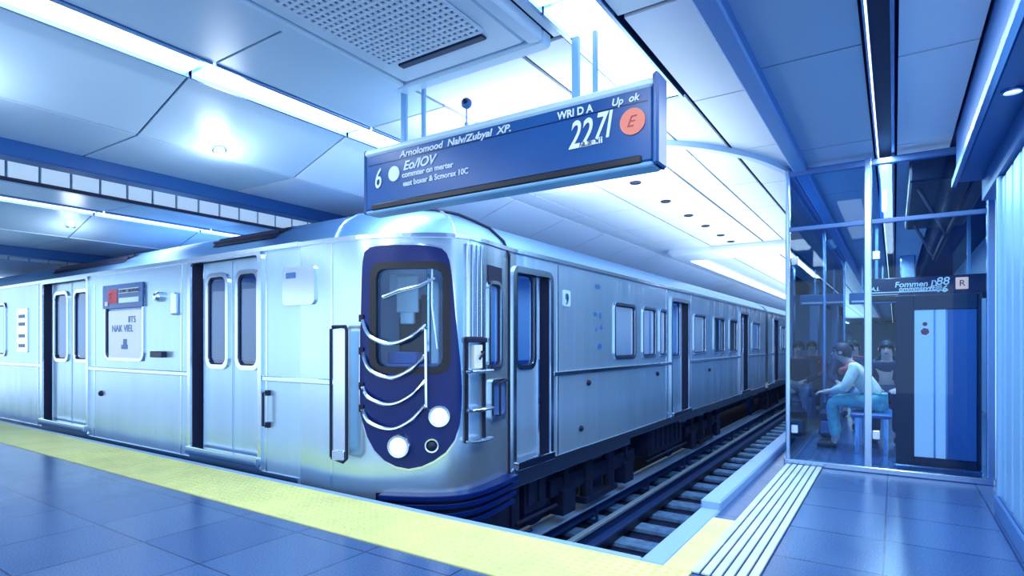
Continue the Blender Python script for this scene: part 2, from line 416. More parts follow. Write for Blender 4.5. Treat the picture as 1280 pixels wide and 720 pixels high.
# dark intake grilles on the roof curve above the left doors
for a,b in ((-1.75,-.45),(-6.0,-3.55),(-10.4,-8.7)):
    R=[]
    for f in (.06,.1,.15,.2): R.append([rpt(s,f,rprof(f),.012) for s in (a+(.2-f)*1.2,b-(.2-f)*.4)])
    g=MB().rows(R)
    for f in (.09,.14): g.rows([[rpt(s,f+d,rprof(f+d),h) for s in (a+.1,b-.05)] for d,h in ((0,.012),(.004,.03),(.012,.03),(.016,.012))])
    g.build('roof_grille',M['rubber'],car)
# roof seam ribs across the nose
g=MB()
for s in (.45,1.55): g.tube([Vector(rpt(s,f,rprof(f),.008)) for f in (0,.05,.12,.25,.45,.7,.95)],.012,6)
g.build('roof_seam',M['frame'],car)
g=MB(); g.tube([Vector(rpt(s,f,rprof(f),.02)) for s,f in ((1.2,.42),(1.5,.3),(1.75,.2),(1.95,.15),(2.2,.1),(2.32,.02))]+[mp(2.36,2.0,.02)],.014,8)
g.build('roof_cable',M['rubber'],car,smooth=True)

# ---- mask
def polar(poly,c,th):
    dx,dy=math.cos(th),math.sin(th); best=None
    for a,b in zip(poly,poly[1:]+poly[:1]):
        ex,ey=b[0]-a[0],b[1]-a[1]; det=-dx*ey+ex*dy
        if abs(det)<1e-9: continue
        ax,ay=a[0]-c[0],a[1]-c[1]; r=(-ax*ey+ex*ay)/det; t=(dx*ay-dy*ax)/det
        if r>0 and -1e-6<=t<=1+1e-6: best=r if best is None else min(best,r)
    return (c[0]+dx*best,c[1]+dy*best)
def smooth_poly(P,k=3):
    out=[]
    n=len(P)
    for i in range(n):
        for t in range(k): out.append(cr(P[i-1],P[i],P[(i+1)%n],P[(i+2)%n],t/k))
    return out
maskP=smooth_poly([(.745,1.0),(.755,1.5),(.775,1.9),(.85,1.985),(1.1,1.995),(1.38,1.975),(1.49,1.88),(1.54,1.4),(1.585,.95),(1.59,.7),(1.555,.46),(1.45,.29),(1.19,.17),(.96,.235),(.82,.4),(.752,.65)])
winP=rr(.90,1.44,1.0,1.80,.07,5)
glassc=(1.17,1.4)
TH=[2*PI*k/72 for k in range(72)]
mo=[polar(maskP,glassc,t) for t in TH]; wo=[polar(rr(.845,1.495,.95,1.855,.09,5),glassc,t) for t in TH]; wi=[polar(winP,glassc,t) for t in TH]
mk=ring(MB(),mo,wo,.0,.03,5).build('nose_mask',M['mask'],car,smooth=True)
ring(MB(),wo,wi,.0,.05,1).build('windshield_gasket',M['black'],mk)
rim=ring(MB(),[polar([(p[0]+(p[0]-1.17)*.03,p[1]+(p[1]-1.1)*.018) for p in maskP],glassc,t) for t in TH],mo,.0,.022,0).build('mask_rim',M['chrome'],mk,smooth=True)
g=MB()
zs=[1.0+.8*k/6 for k in range(7)]; ss=[.90+.54*k/8 for k in range(9)]
g.rows([[mp(s,z,.005) for s in ss] for z in zs]); g.build('windshield',M['wglass'],car,smooth=True)
g=MB(); tubes(g,[(.95,1.57,.03),(1.10,1.62,.05),(1.27,1.66,.05),(1.38,1.72,.03)],.014); tubes(g,[(1.36,1.8,.03),(1.36,1.5,.05),(1.40,1.15,.04)],.008)
g.build('wiper',M['frame'],car,smooth=True)
# cab interior
cab=MB(); cab.add([(-4.35,3.75,0),(-3.45,4.55,0),(-3.45,4.55,2.08),(-4.35,3.75,2.08)],[(0,1,2,3)])
cab.add([(-4.3,3.5,2.02),(-3.1,3.9,2.02),(-3.3,4.5,2.02),(-4.3,3.9,2.02)],[(0,1,2,3)])
cab.add([(-4.3,3.4,0),(-3.3,3.5,0),(-3.1,4.5,0),(-4.3,4.2,0)],[(0,1,2,3)])
cb=cab.build('cab_bulkhead',M['inner'],car)
g=MB(); bar(g,.88,1.42,.62,1.02,-.38,-.06); bar(g,.92,1.2,1.02,1.12,-.3,-.12); g.build('driver_console',M['seatm'],cb,bevel=.01)
g=MB(); g.box(-3.86,-3.58,3.95,4.05,.95,1.45,.6); g.box(-3.82,-3.62,3.93,4.02,1.45,1.6,.6); g.build('driver_seat',M['dark'],cb,bevel=.03)
g=MB(); g.box(-3.72,-3.5,3.7,3.74,1.62,1.8,.5); g.box(-3.98,-3.84,3.62,3.66,1.3,1.8,.5); g.build('cab_monitor',M['panelD'],cb,bevel=.008)
g=MB(); g.tube([(-3.42,3.86,.1),(-3.42,3.86,2.0)],.022); g.build('cab_pole',M['chrome'],cb)
g=MB(); bar(g,.93,1.16,1.46,1.78,-.32,-.28); bar(g,.98,1.12,1.36,1.46,-.32,-.26); g.build('cab_cabinet',M['paper'],cb,bevel=.01)
g=MB(); bar(g,1.31,1.41,.95,1.72,-.30,-.24); g.build('cab_locker',M['panelB'],cb,bevel=.01)
g=MB(); bar(g,1.16,1.30,1.25,1.62,-.42,-.36); g.build('cab_doorway',M['dark'],cb,bevel=.01)
g=MB(); g.box(-3.95,-3.45,3.95,4.1,1.98,2.01,.5); g.build('cab_lamp',M['carlamp'],cb)
# headlights
def lamp(s,z,r,m,name):
    c=Vector(mp(s,z,.055)); n=Vector((*N2(s),0))
    b=MB().lathe([(r*1.4,-.04),(r*1.4,.012),(r*1.25,.032),(r*1.0,.03),(r*.84,.012)],c,n,48).build(name,M['frame'],car,smooth=True)
    MB().lathe([(r*.85,.013),(r*.7,.026),(r*.4,.033),(0.0005,.035)],c,n,48).build('lens',m,b,smooth=True)
    return b
lamp(1.102,.36,.072,M['head'],'headlight'); lamp(1.413,.605,.068,M['head'],'headlight')
o=lamp(1.36,.37,.045,M['dark'],'marker_light'); 
# chains and their post
def chain(pts,nm='safety_chain'):
    P=[]
    Q=[pts[0]]+pts+[pts[-1]]
    for i in range(1,len(Q)-2):
        for k in range(8):
            P.append(cr(Q[i-1],Q[i],Q[i+1],Q[i+2],k/8))
    P.append(pts[-1])
    g=MB(); tubes(g,P,.017)
    # twist beads give the cable its rope look
    g.build(nm,M['chrome'],car,smooth=True)
for z0,zm,z1 in ((1.40,1.19,1.34),(1.13,.915,1.10),(.84,.70,.90),(.655,.50,.70)):
    chain([(.765,z0,.03),(.86,z0-(z0-zm)*.7,.075),(1.04,zm,.09),(1.2,zm+(z1-zm)*.35,.09),(1.315,z1,.06)])
g=MB(); tubes(g,[(1.315,1.32,.03),(1.315,1.30,.08),(1.32,.68,.08),(1.32,.66,.03)],.013); g.build('chain_post',M['chrome'],car,smooth=True)
for z in (1.40,1.13,.84,.655): g=MB(); bar(g,.745,.785,z-.03,z+.03,.02,.05); g.build('chain_bracket',M['rubber'],car,bevel=.004)
# tall barrier frame left of the mask
g=MB(); tubes(g,[(.53,.25,.02),(.53,.25,.12),(.53,1.31,.12),(.53,1.33,.02)],.012); tubes(g,[(.53,1.33,.10),(.68,1.33,.13),(.69,1.30,.13),(.69,.25,.13),(.66,.22,.13),(.53,.24,.11)],.014)
g.build('barrier_frame',M['rubber'],car,smooth=True)
g=MB(); bar(g,.55,.67,.30,1.30,.10,.115); g.build('barrier_plate',M['frame'],car)
g=MB(); bar(g,.55,.67,.225,.31,.10,.135); g.build('barrier_foot',M['chrome'],car,bevel=.01)
# fluted corner post and rungs
g=MB()
for s in (1.64,1.70,1.76,1.82): bar(g,s,s+.035,1.24,2.03,0,.03)
g.build('corner_flutes',M['frame'],car,bevel=.008)
g=MB(); bar(g,1.63,1.88,1.20,1.24,0,.05); g.build('step_cap',M['rubber'],car,bevel=.006)
for z in (.94,.62,.36):
    g=MB(); bar(g,1.64,1.88,z,z+.03,.0,.07); tubes(g,[(1.64,z+.015,.03),(1.64,z+.02,.1),(1.76,z+.02,.115),(1.88,z+.02,.1),(1.88,z+.015,.03)],.014)
    g.build('step_rung',M['frame'],car)
g=MB()
for s in (1.645,1.875): bar(g,s-.008,s+.008,.36,1.2,0,.03)
g.build('step_rail',M['rubber'],car)
g=MB(); bar(g,1.71,1.82,.98,1.18,.0,.04); g.build('step_box',M['paper'],car,bevel=.006)
g=MB(); tubes(g,[(1.80,1.12,.04),(1.80,1.12,.07),(1.74,1.06,.07)],.01); g.build('step_hook',M['rubber'],car)
# grab box below the cab window
g=ring(MB(),rr(1.98,2.27,.5,.87,.04),rr(2.02,2.24,.55,.83,.03),0,.03); g.build('grab_frame',M['frame'],car)
g=MB(); bar(g,2.02,2.24,.55,.83,.0,.006); g.build('grab_recess',M['cover'],car)
g=MB(); tubes(g,[(2.06,.55,.03),(2.06,.55,.07),(2.06,.84,.07),(2.22,.86,.07),(2.22,.86,.03)],.012); g.build('grab_handle',M['rubber'],car,smooth=True)
g=MB(); bar(g,2.36,2.375,-.1,2.04,0,.02); g.build('body_joint',M['rubber'],car)
# anticlimber
for k,z in enumerate((-.05,-.12,-.20,-.28)):
    g=MB(); bar(g,.95+.02*k,2.36,z-.022,z+.022,-.05,.12-.015*k); g.build('bumper_rib',M['mask'],car,bevel=.006)
g=MB(); bar(g,.9,2.36,-.3,-.03,-.1,.05); g.build('bumper_back',M['black'],car)
g=MB(); bar(g,-.3,2.4,-.62,-.3,-.7,-.12); g.box(-3.95,-3.6,3.35,4.2,-.7,-.4); g.build('coupler_skirt',M['under'],car)
# access panel, handle, led sign, poster, little camera, number
g=plate(MB(),rr(-.235,.22,1.535,1.885,.05),0,.02); p=g.build('access_panel',M['frame'],car)
g=MB(); bar(g,-.17,-.05,1.78,1.83,.02,.03); g.build('panel_latch',M['cover'],p)
g=MB(); tubes(g,[(-.47,.42,0),(-.47,.42,.06),(-.47,.73,.06),(-.47,.73,0)],.012); bar(g,-.49,-.44,.4,.45,0,.03); bar(g,-.49,-.44,.70,.75,0,.03); g.build('side_handle',M['rubber'],car,smooth=False)
led=plate(MB(),rr(-3.90,-2.86,1.62,1.91,.015),.01,.03).build('destination_display',M['signb'],car)
ld=(1,0,0); lu=(0,0,1)
g=MB(); bar(g,-3.74,-3.5,1.68,1.85,.03,.034); g.build('route_square',M['redd'],led)
g=MB(); bar(g,-3.45,-2.95,1.795,1.85,.03,.034); bar(g,-3.45,-2.95,1.68,1.74,.03,.034); g.build('display_bar',M['signl'],led)
Y0=3.3-.035
text('E','lettering',.17,M['redd'],led,(-4.45-3.72,Y0-.002,1.70),ld,lu)
text('OOWN OMAWNAR','lettering',.055,M['signd'],led,(-4.45-3.44,Y0-.002,1.803),ld,lu,bold=.001)
text('88','lettering',.075,M['white'],led,(-4.45-3.82,Y0-.002,1.655),ld,lu,bold=.002)
po=plate(MB(),rr(-3.78,-2.92,1.0,1.59,.02),-.01,.012).build('poster',M['paper'],car)
for t,x,z,sz in (('IITS',-3.25,1.44,.11),('NAK VIEL',-3.68,1.33,.12)):
    text(t,'lettering',sz,M['grey_cloth'],po,(-4.45+x,3.3-.016,z),ld,lu,sx=1.1)
g=MB(); bar(g,-3.42,-3.27,1.12,1.17,.012,.02); bar(g,-3.37,-3.29,1.17,1.24,.012,.02); g.build('poster_emblem',M['cover'],po)
g=MB(); bar(g,-2.63,-2.36,1.03,1.10,0,.06); g.build('side_light',M['dark'],car,bevel=.01)
g=MB(); bar(g,-2.2,-2.1,1.5,1.75,0,.05); g.build('side_speaker',M['frame'],car,bevel=.02)
g=MB(); c=Vector(mp(-2.5,1.72,0)); g.lathe([(0.06,0),(.06,.04),(.035,.07),(.001,.075)],c,(0,-1,0),16); g.build('indicator_light',M['chrome'],car,smooth=True)
pb=plate(MB(),rr(-6.95,-6.5,1.05,1.72,.02),.0,.01).build('notice_panel',M['frame'],car)
for z in (1.6,1.48,1.3,1.15):
    g=MB(); bar(g,-6.86,-6.62,z-.025,z+.025,.01,.014); g.build('notice_mark',M['cover'],pb)
g=MB()
for s,z in ((-4.0,.55),(4.1,.72),(6.5,.72),(9.5,.66),(3.9,.2)):
    c=Vector(mp(s,z,0)); n=Vector((*N2(s),0)); g.lathe([(.035,0),(.035,.02),(.02,.035),(.001,.035)],c,n,14)
g.build('body_bolt',M['rubber'],car,smooth=True)
nb=plate(MB(),rr(3.47,3.64,1.60,1.78,.03),0,.008).build('number_plate',M['signl'],car)
text('9','lettering',.17,M['cover'],nb,(-3.04,4.7+3.51-L,1.625),(0,1,0),lu,bold=.004)
text('9','lettering',.10,M['signd'],nb,(-3.04,4.7+3.53-L,1.66),(0,1,0),lu,bold=.002)
# graffiti-like stickers on the pale panel of the right side
for s,z,w,h in ((4.25,1.52,.10,.05),(4.42,1.50,.06,.07),(4.3,1.33,.05,.05),(4.44,1.36,.06,.06),(4.36,1.12,.12,.06),(4.3,1.86,.14,.05)):
    g=plate(MB(),rr(s,s+w,z,z+h,.02),0,.005); g.build('sticker',M['cover'],car)
for s in (5.0,10.2): bogie(car,s)
underbox(car,3.0,3.45); underbox(car,6.7,8.4); 
underbox(car,2.45,2.9,-.75,-.2)
g=MB(); bar(g,-12.2,-.4,-.7,-.14,-1.9,-.5); bar(g,L+.1,SB-.2,-.45,-.14,-1.9,-.7); g.build('underframe',M['under'],car)

# ================================================================ FOLLOWING CARS
def copy_tree(o, parent=None):
    c=o.copy(); C.objects.link(c)
    if parent: c.parent=parent; c.matrix_parent_inverse=o.matrix_parent_inverse.copy()
    for ch in list(o.children): copy_tree(ch,c)
    return c
def following(y0):
    r=empty('subway_car',(-3.05,y0,0)); n0=L+(y0-4.7); n1=n0+12.9
    T=[]
    def loc(o):
        o.matrix_parent_inverse=Matrix.Translation(r.location).inverted(); return o
    D=[(n0+.9,n0+1.75),(n0+6,n0+6.9),(n0+11.2,n0+12.1)]
    W=[(n0+2.2,n0+3),(n0+3.3,n0+4.2),(n0+4.6,n0+5.5),(n0+7.4,n0+8.2),(n0+8.5,n0+9.4),(n0+9.8,n0+10.6)]
    H=[(a,b,0,1.88) for a,b in D]+[(a,b,.98,1.72) for a,b in W]
    mb=wall_cells(MB(),n0,n1,-.12,2.08,H)
    for s in (n0,n1):
        mb.add([mp(s,-.12,0),mp(s,2.08,0),mp(s,2.08,-2.6),mp(s,-.12,-2.6)],[(0,1,2,3)])
        mb.add([rpt(s,f,z) for f,z in ROOF]+[mp(s,2.08,-1.4)],[tuple(range(8))])
    mb.build('side_wall',M['steel'],r,smooth=True)
    mb=MB().rows([[rpt(s,f,z) for s in (n0,n1)] for f,z in ROOF]); mb.rows([[rpt(s,1,2.55) for s in (n0,n1)],[mp(s,2.1,-2.6) for s in (n0,n1)],[mp(s,-.1,-2.6) for s in (n0,n1)]])
    mb.build('roof',M['roofm'],r,smooth=True)
    g=MB(); bar(g,n0,n1,2.06,2.1,0,.03); g.build('roof_gutter',M['frame'],r)
    g=MB(); bar(g,n0,n1,-.18,-.02,-.02,.012); g.build('side_skirt',M['frame'],r)
    for a,b in ((n0,D[0][0]-.07),(D[0][1]+.07,D[1][0]-.07),(D[1][1]+.07,D[2][0]-.07),(D[2][1]+.07,n1)):
        g=MB(); bar(g,a,b,.835,.885,0,.022); g.build('belt_rail',M['frame'],r)
    for a,b in D: doorway(r,a,b,0,1.88,[(a+.03,b-.15)])
    for a,b in W: window(r,a+.03,b-.03,1.01,1.69,.05,gl='paleglass')
    interior(r,n0+.1,n1-.1,[(a+b)/2 for a,b in D])
    bogie(r,n0+2.2); bogie(r,n0+10.6); underbox(r,n0+4.5,n0+8)
    g=MB(); bar(g,n1,n1+.38,0,2.0,-2.2,-.5); g.build('gangway_bellows',M['rubber'],r)
    for o in r.children: loc(o)
    return r
c2=following(18.05)
tag(c2,'second silver subway car coupled directly behind the front car','train',group='stainless steel subway train')
for k,lb in ((1,'third silver subway car, small beyond the second car'),(2,'farthest silver subway car at the vanishing end of the train')):
    c=copy_tree(c2); c.location.y=18.05+13.3*k; c['label']=lb
# bellows between first and second car
g=MB(); bar(g,SB,SB+.38,0,2.0,-2.2,-.5); g.build('gangway_bellows',M['rubber'],car)

# ================================================================ FLOORS, PIT, TRACK
b=MB()
b.box(-18,-.9,-4,3.05,-.25,0); b.box(-.9,.62,-4,62,-.25,0); b.box(.62,4,-4,62,-.25,0)
# left part of the floor of the right platform, cut back from the edge strip
b.box(-1.03,-.9,3.05,62,-.25,-.0)
struct(b.build('floor',M['floor']))
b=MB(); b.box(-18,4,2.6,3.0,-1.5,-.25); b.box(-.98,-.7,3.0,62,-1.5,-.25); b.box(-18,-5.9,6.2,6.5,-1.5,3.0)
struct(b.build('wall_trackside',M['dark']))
b=MB(); b.box(-18,-.98,2.9,62,-1.55,-1.36); struct(b.build('trackbed',M['ballast']))
# left coping
b=MB(); b.cham(-18,-1.16,3.03,3.09,-.12,.012,.01); struct(b.build('trim_1',M['edge']))
# right coping with raised step beyond the corner
b=MB(); b.cham(-1.17,-1.03,3.03,4.25,-.12,.012,.01); b.cham(-1.17,-1.03,4.25,62,-.12,.07,.012); struct(b.build('trim_2',M['edge']))
# yellow tactile strip with domes
b=MB(); b.box(-18,-.88,2.43,3.03,0,.008)
for i in range(11):
    for j in range(112):
        x=-.93-j*.058; y=2.46+i*.0545
        r0,r1,h=.016,.010,.0065
        vs=[(x+r0*math.cos(a),y+r0*math.sin(a),.008) for a in (k*PI/3 for k in range(6))]+[(x+r1*math.cos(a),y+r1*math.sin(a),.008+h) for a in (k*PI/3 for k in range(6))]
        b.add(vs,[tuple(range(6,12))]+[(k,(k+1)%6,6+(k+1)%6,6+k) for k in range(6)])
t=b.build('tactile_strip',M['yellow']); tag(t,'long yellow tactile warning strip with raised domes along left platform edge','tactile paving')
b=MB(); b.box(-1.03,-.885,3.03,4.05,0,.01); t=b.build('yellow_edge_plate',M['yellow']); tag(t,'short plain yellow plate between grooved strip and track edge','edge marking')
b=MB(); b.m=1; b.box(-.885,-.57,3.03,6.22,0,.004); b.m=0
for k in range(6):
    x=-.885+k*.0535; b.cham(x,x+.042,3.03,6.22,.003,.016,.003)
t=b.build('grooved_strip',[M['groove'],M['gapm']]); tag(t,'pale grooved walking strip running from tactile corner to glass booth','tactile paving')
# rails
def rail(x,y0,y1,label,cat='rail'):
    r=empty('track_rail',(x,y0,-1.28)); 
    h=MB(); h.cham(x-.036,x+.036,y0,y1,-1.15,-1.1,.008); part(h,'rail_head',M['rail'],r)
    w=MB(); w.box(x-.01,x+.01,y0,y1,-1.25,-1.15); w.box(x-.07,x+.07,y0,y1,-1.28,-1.255); part(w,'rail_web',M['railb'],r)
    tag(r,label,cat,group='running rails of the near track'); return r
rail(-3.82,3.12,60,'steel rail half hidden under the train wheels'); rail(-3.15,3.12,60,'bright steel rail just right of the train, on ties'); rail(-5.2,6.55,60,'far steel rail behind the train wheels, in shadow')
r=empty('contact_rail',(-3.5,3.1,-1.28)); h=MB(); h.cham(-3.56,-3.38,3.12,60,-1.02,-.985,.01); part(h,'cover_board',M['edge'],r); h=MB(); h.box(-3.56,-3.50,3.12,60,-1.2,-1.08)
for k in range(28): h.box(-3.44,-3.42,3.3+k*2,3.36+k*2,-1.28,-.99); h.box(-3.6,-3.4,3.3+k*2,3.36+k*2,-1.28,-1.26)
part(h,'rail_bracket',M['railb'],r); tag(r,'third rail with pale blue cover board beside the train','rail')
r=empty('guard_rail',(-2.96,3.1,-1.28)); h=MB(); h.cham(-3.0,-2.9,3.12,60,-1.2,-1.15,.01); part(h,'rail_head',M['railb'],r)
h=MB(); h.box(-2.99,-2.91,3.12,60,-1.28,-1.2); part(h,'rail_web',M['black'],r)
tag(r,'dark guard rail lying right beside the bright running rail','rail')
for k in range(80):
    y=3.35+k*.68
    t=MB().cham(-3.95 if True else 0,-1.25,y,y+.26,-1.36,-1.285,.015).build('railway_tie',M['concrete'])
    if k==0: tag(t,'pale concrete tie across the track, closest to the platform corner','railway tie',group='concrete ties under the track')
    else: tag(t,'pale concrete tie in the row across the dark trackbed','railway tie',group='concrete ties under the track')
for m_ in [o for o in C.objects if o.name.startswith('railway_tie')]: m_['label']='pale concrete tie in the row across the dark trackbed'

# ================================================================ CEILING
ZC=2.94
def panels(b, prof, y0, rows, step, gap=.009, jag=0):
    """prof: list of (x0,z0,x1,z1); each row of length step is separated by a real gap"""
    for k in range(rows):
        a=y0+k*step+gap; c=y0+(k+1)*step-gap
        for x0,z0,x1,z1 in prof: b.add([(x0,a,z0),(x1,a,z1),(x1,c,z1),(x0,c,z0),(x0,a,z0+.02),(x1,a,z1+.02),(x1,c,z1+.02),(x0,c,z0+.02)],[(0,1,2,3),(0,4,5,1),(1,5,6,2),(2,6,7,3),(3,7,4,0)])
b=MB()
b.m=0
panels(b,[(-5.45,2.70,-4.55,2.69),(-4.535,2.695,-3.86,2.93)],-1.9+0,4,1.3)           # bay beside first lamp run
panels(b,[(-3.53,ZC,-2.78,ZC)],-1.9,4,1.3)
panels(b,[(-10.3,2.55,-8.9,2.55),(-8.88,2.56,-8.2,2.76)],-2.1,12,1.3)
panels(b,[(-7.85,2.76,-7.05,2.74)],-2.1,12,1.3)
panels(b,[(-16,2.6,-11.2,2.6)],-2.1,12,1.3)
b.m=1  # bays continue in whiter panels, brightness of the lit zone painted in
panels(b,[(-3.53,ZC,-2.78,ZC),(-5.45,2.70,-4.55,2.69),(-4.535,2.695,-3.86,2.93)],3.3,45,1.3); panels(b,[(-1.56,ZC,-1.24,ZC)],4.1,44,1.3); panels(b,[(-3.84,2.935,-3.56,ZC)],4.6,44,1.3)
panels(b,[(-2.75,ZC,-1.9,ZC),(-1.87,ZC,-1.58,ZC),(-1.21,ZC,-.83,ZC)],2.92,6,1.3)
panels(b,[(-2.75,ZC,-1.9,ZC),(-1.87,ZC,-1.58,ZC),(-1.21,ZC,-.83,ZC)],11.7,38,1.3)
b.m=3
panels(b,[(-2.76,ZC,-1.57,ZC),(-1.23,ZC,-.83,ZC)],-2.0,3,1.028)
panels(b,[(-1.62,ZC,-1.57,ZC),(-1.23,ZC,-.83,ZC)],1.0,1,1.9)
b.m=2
panels(b,[(-.71,ZC,-.16,ZC)],-1.75,30,1.9)
b.m=3
panels(b,[(.02,ZC,.41,ZC)],-1.45,30,1.9)
b.m=1
for xa,xc in ((-7.05,-5.64),(-11.6,-10.5)): b.box(xa,xc,-3.5,40,3.0,3.018)
b.m=4
b.box(-16,4,-4,62,3.02,3.1)
struct(b.build('ceiling',[M['panelA'],M['panelB'],M['panelC'],M['panelD'],M['gapm']]))
# beams
def beam(name,x0,x1,z0,z1,m,y0=-4,y1=62): 
    return struct(MB().cham(x0,x1,y0,y1,z0,z1,.012).build(name,M[m]))
beam('ceiling_beam',-.83,-.71,2.86,3.02,'beammid'); beam('ceiling_beam',-5.64,-5.46,2.58,3.02,'beam'); beam('ceiling_beam',-10.5,-10.33,2.42,3.02,'beam')
b=MB(); b.cham(.43,1.7,-4,6.1,2.53,3.02,.02); b.box(.6,1.7,3.0,6.1,2.36,2.53); b.box(1.7,4,-4,6.1,2.5,3.02); struct(b.build('ceiling_soffit',M['beam']))
b=MB(); b.box(.40,.43,-4,6.1,2.5,2.56); struct(b.build('trim_3',M['alu']))
# white downstand band over the tracks
b=MB(); b.cham(-3.6,-.84,10.75,11.65,2.82,3.0,.05); struct(b.build('ceiling_band',M['panelB']))
# curved fascia on the ceiling where the vault begins
pts=[(-2.75,4.5),(-2.45,4.42),(-2.1,4.52),(-1.7,4.82),(-1.35,5.2),(-1.05,5.75),(-.86,6.4)]
R1=[];R2=[]
Pq=[]
for i in range(len(pts)-1):
    q=[pts[max(i-1,0)],pts[i],pts[i+1],pts[min(i+2,len(pts)-1)]]
    for k in range(6): Pq.append(cr(*q,k/6))
Pq.append(pts[-1])
Rr=[[],[],[],[],[]]
for i,p in enumerate(Pq):
    a=Pq[max(0,i-1)]; c=Pq[min(len(Pq)-1,i+1)]; dx,dy=c[0]-a[0],c[1]-a[1]; l=math.hypot(dx,dy); nx,ny=-dy/l*.06,dx/l*.06
    for k,(o,z) in enumerate(((0,ZC),(0,ZC-.05),(1,ZC-.05),(1,ZC),(0,ZC))): Rr[k].append((p[0]+nx*o,p[1]+ny*o,z))
struct(MB().rows(Rr).build('ceiling_rib',M['panelA']))
# clerestory strips of white slats
for xx,z0,z1 in ((-7.02,2.74,3.02),(-11.6,2.5,3.0)):
    b=MB()
    for k in range(95):
        y=-3.5+k*.26; b.box(xx-.03,xx,y,y+.235,z0,z1)
    b.m=1; b.box(xx-.1,xx-.06,-4,22,z0,z1); 
    struct(b.build('ceiling_slats',[M['white_clad'],M['beamlt']]))
b=MB(); b.tube([(-6.95,-3.5,2.735),(-6.95,20,2.735)],.02,8)
for y in (1.6,6,10): b.tube([(-6.95,y,2.735),(-6.95,y,3.0)],.012,6)
t=b.build('ceiling_conduit',M['rubber'],smooth=True); tag(t,'thin dark conduit along the white slatted strip at upper left','pipe')

# continuous lamp runs, one fixture per ceiling panel
def lamp_run(x0,x1,z,y0,n,step,label,group):
    for k in range(n):
        a=y0+k*step
        f=MB(); f.box(x0,x0+.02,a+.01,a+step-.01,z-.015,z+.05); f.box(x1-.02,x1,a+.01,a+step-.01,z-.015,z+.05); f.box(x0,x1,a+.01,a+step-.01,z+.05,z+.07)
        fo=f.build('lamp_housing',M['alu'])
        o=empty('ceiling_lamp',((x0+x1)/2,a+step/2,z)); setl(fo,o)
        g=MB(); g.box(x0+.02,x1-.02,a+.02,a+step-.02,z+.012,z+.02); part(g,'lamp_lens',M['tube'],o)
        tag(o,label,'ceiling light',group=group)
lamp_run(-3.85,-3.54,2.94,-1.9,5,1.3,'long bright fluorescent fixture in the run above the train','light run over the left platform')
lamp_run(-1.56,-1.24,2.94,-1.75,4,1.46,'bright fluorescent fixture in the short run right of the vent','light run beside the vent')
lamp_run(-8.18,-7.88,2.76,-2.1,10,1.3,'bright fixture in the far-left light run beyond the dark beam','light run beyond the dark beam')
b=MB(); b.box(-.14,-.115,-3,60,2.9,2.99); b.box(-.02,0.0,-3,60,2.9,2.99); b.m=1; b.box(-.115,-.02,-3,60,2.96,2.99); b.m=2; b.box(-.128,-.118,-3,60,2.893,2.9)
t=b.build('light_track',[M['alu'],M['dark'],M['tube']]); tag(t,'narrow metal light track along the ceiling toward the glass booth','ceiling light')
# far glowing strip added for the bright ceiling above the train roof
b=MB(); b.box(-3.5,-3.38,12,60,2.86,2.9); t=b.build('glow_strip',M['tube']); tag(t,'long thin white glow strip added above the distant train roof','ceiling light')
# grooves between the over-track boards are gaps; downlights
def downlight(x,y,z,label,group,on=True,r=.06,nrm=(0,0,-1)):
    o=empty('downlight',(x,y,z))
    f=MB().lathe([(r*1.25,0),(r*1.25,.012),(r,.016),(r*.95,0)],(x,y,z),nrm,20); part(f,'downlight_rim',M['alu'] if on else M['dark'],o,smooth=True)
    f=MB().lathe([(r*.97,.004),(r*.5,.006),(.0005,.007)],(x,y,z),nrm,20); part(f,'downlight_lens',M['led'] if on else M['dark'],o)
    tag(o,label,'downlight',group=group)
for y in (6.0,7.0,7.95,8.8,9.7,10.4): downlight(-2.35,y,2.94,'small dark recessed downlight in the white ceiling over the tracks','row of dark downlights over the tracks',False,.05)
LPS=[]
def glow(x,y,z,label,e=26):
    downlight(x,y,z,label,'glowing downlights on the left ceiling',True,.042,(.33,0,-1) if x>-6 else (0,0,-1))
    l=bpy.data.lights.new('downlight_glow','POINT'); l.energy=e; l.color=(.8,.9,1); l.shadow_soft_size=.12
    o=bpy.data.objects.new('downlight_glow',l); C.objects.link(o); o.location=(x+.06,y,z-.2)
glow(-4.45,.95,2.725,'glowing downlight in the ceiling panel at the top left corner',9)
glow(-4.45,2.55,2.725,'glowing downlight in the sloping panel left of the vent',9)
glow(-8.55,3.0,2.64,'small glowing downlight beyond the dark beam, low on the left',6)
downlight(.52,4.0,2.53,'single downlight in the dark soffit at the right edge',None,True,.04)

# ================================================================ CEILING VENT (cassette)
v=empty('ceiling_vent',(-2.15,1.95,2.9))
X0,X1,Y0,Y1=-2.76,-1.63,1.05,2.88
b=MB(); zt,zb=2.95,2.90
b.cham(X0,X1,Y1-.10,Y1,zb-.03,zt,.012); b.cham(X0,X1,Y0,Y0+.10,zb-.03,zt,.012); b.cham(X0,X0+.09,Y0+.1,Y1-.1,zb-.03,zt,.012); b.cham(X1-.09,X1,Y0+.1,Y1-.1,zb-.03,zt,.012)
part(b,'vent_surround',M['panelA'],v)
b=MB(); b.cham(X0+.10,X1-.10,Y0+.11,Y1-.11,2.885,2.95,.015); part(b,'vent_body',M['vent'],v)
# slots
for y in (Y0+.20,Y1-.33):
    b=MB(); b.cham(X0+.25,X1-.25,y,y+.05,2.872,2.888,.004); part(b,'air_slot',M['dark'],v)
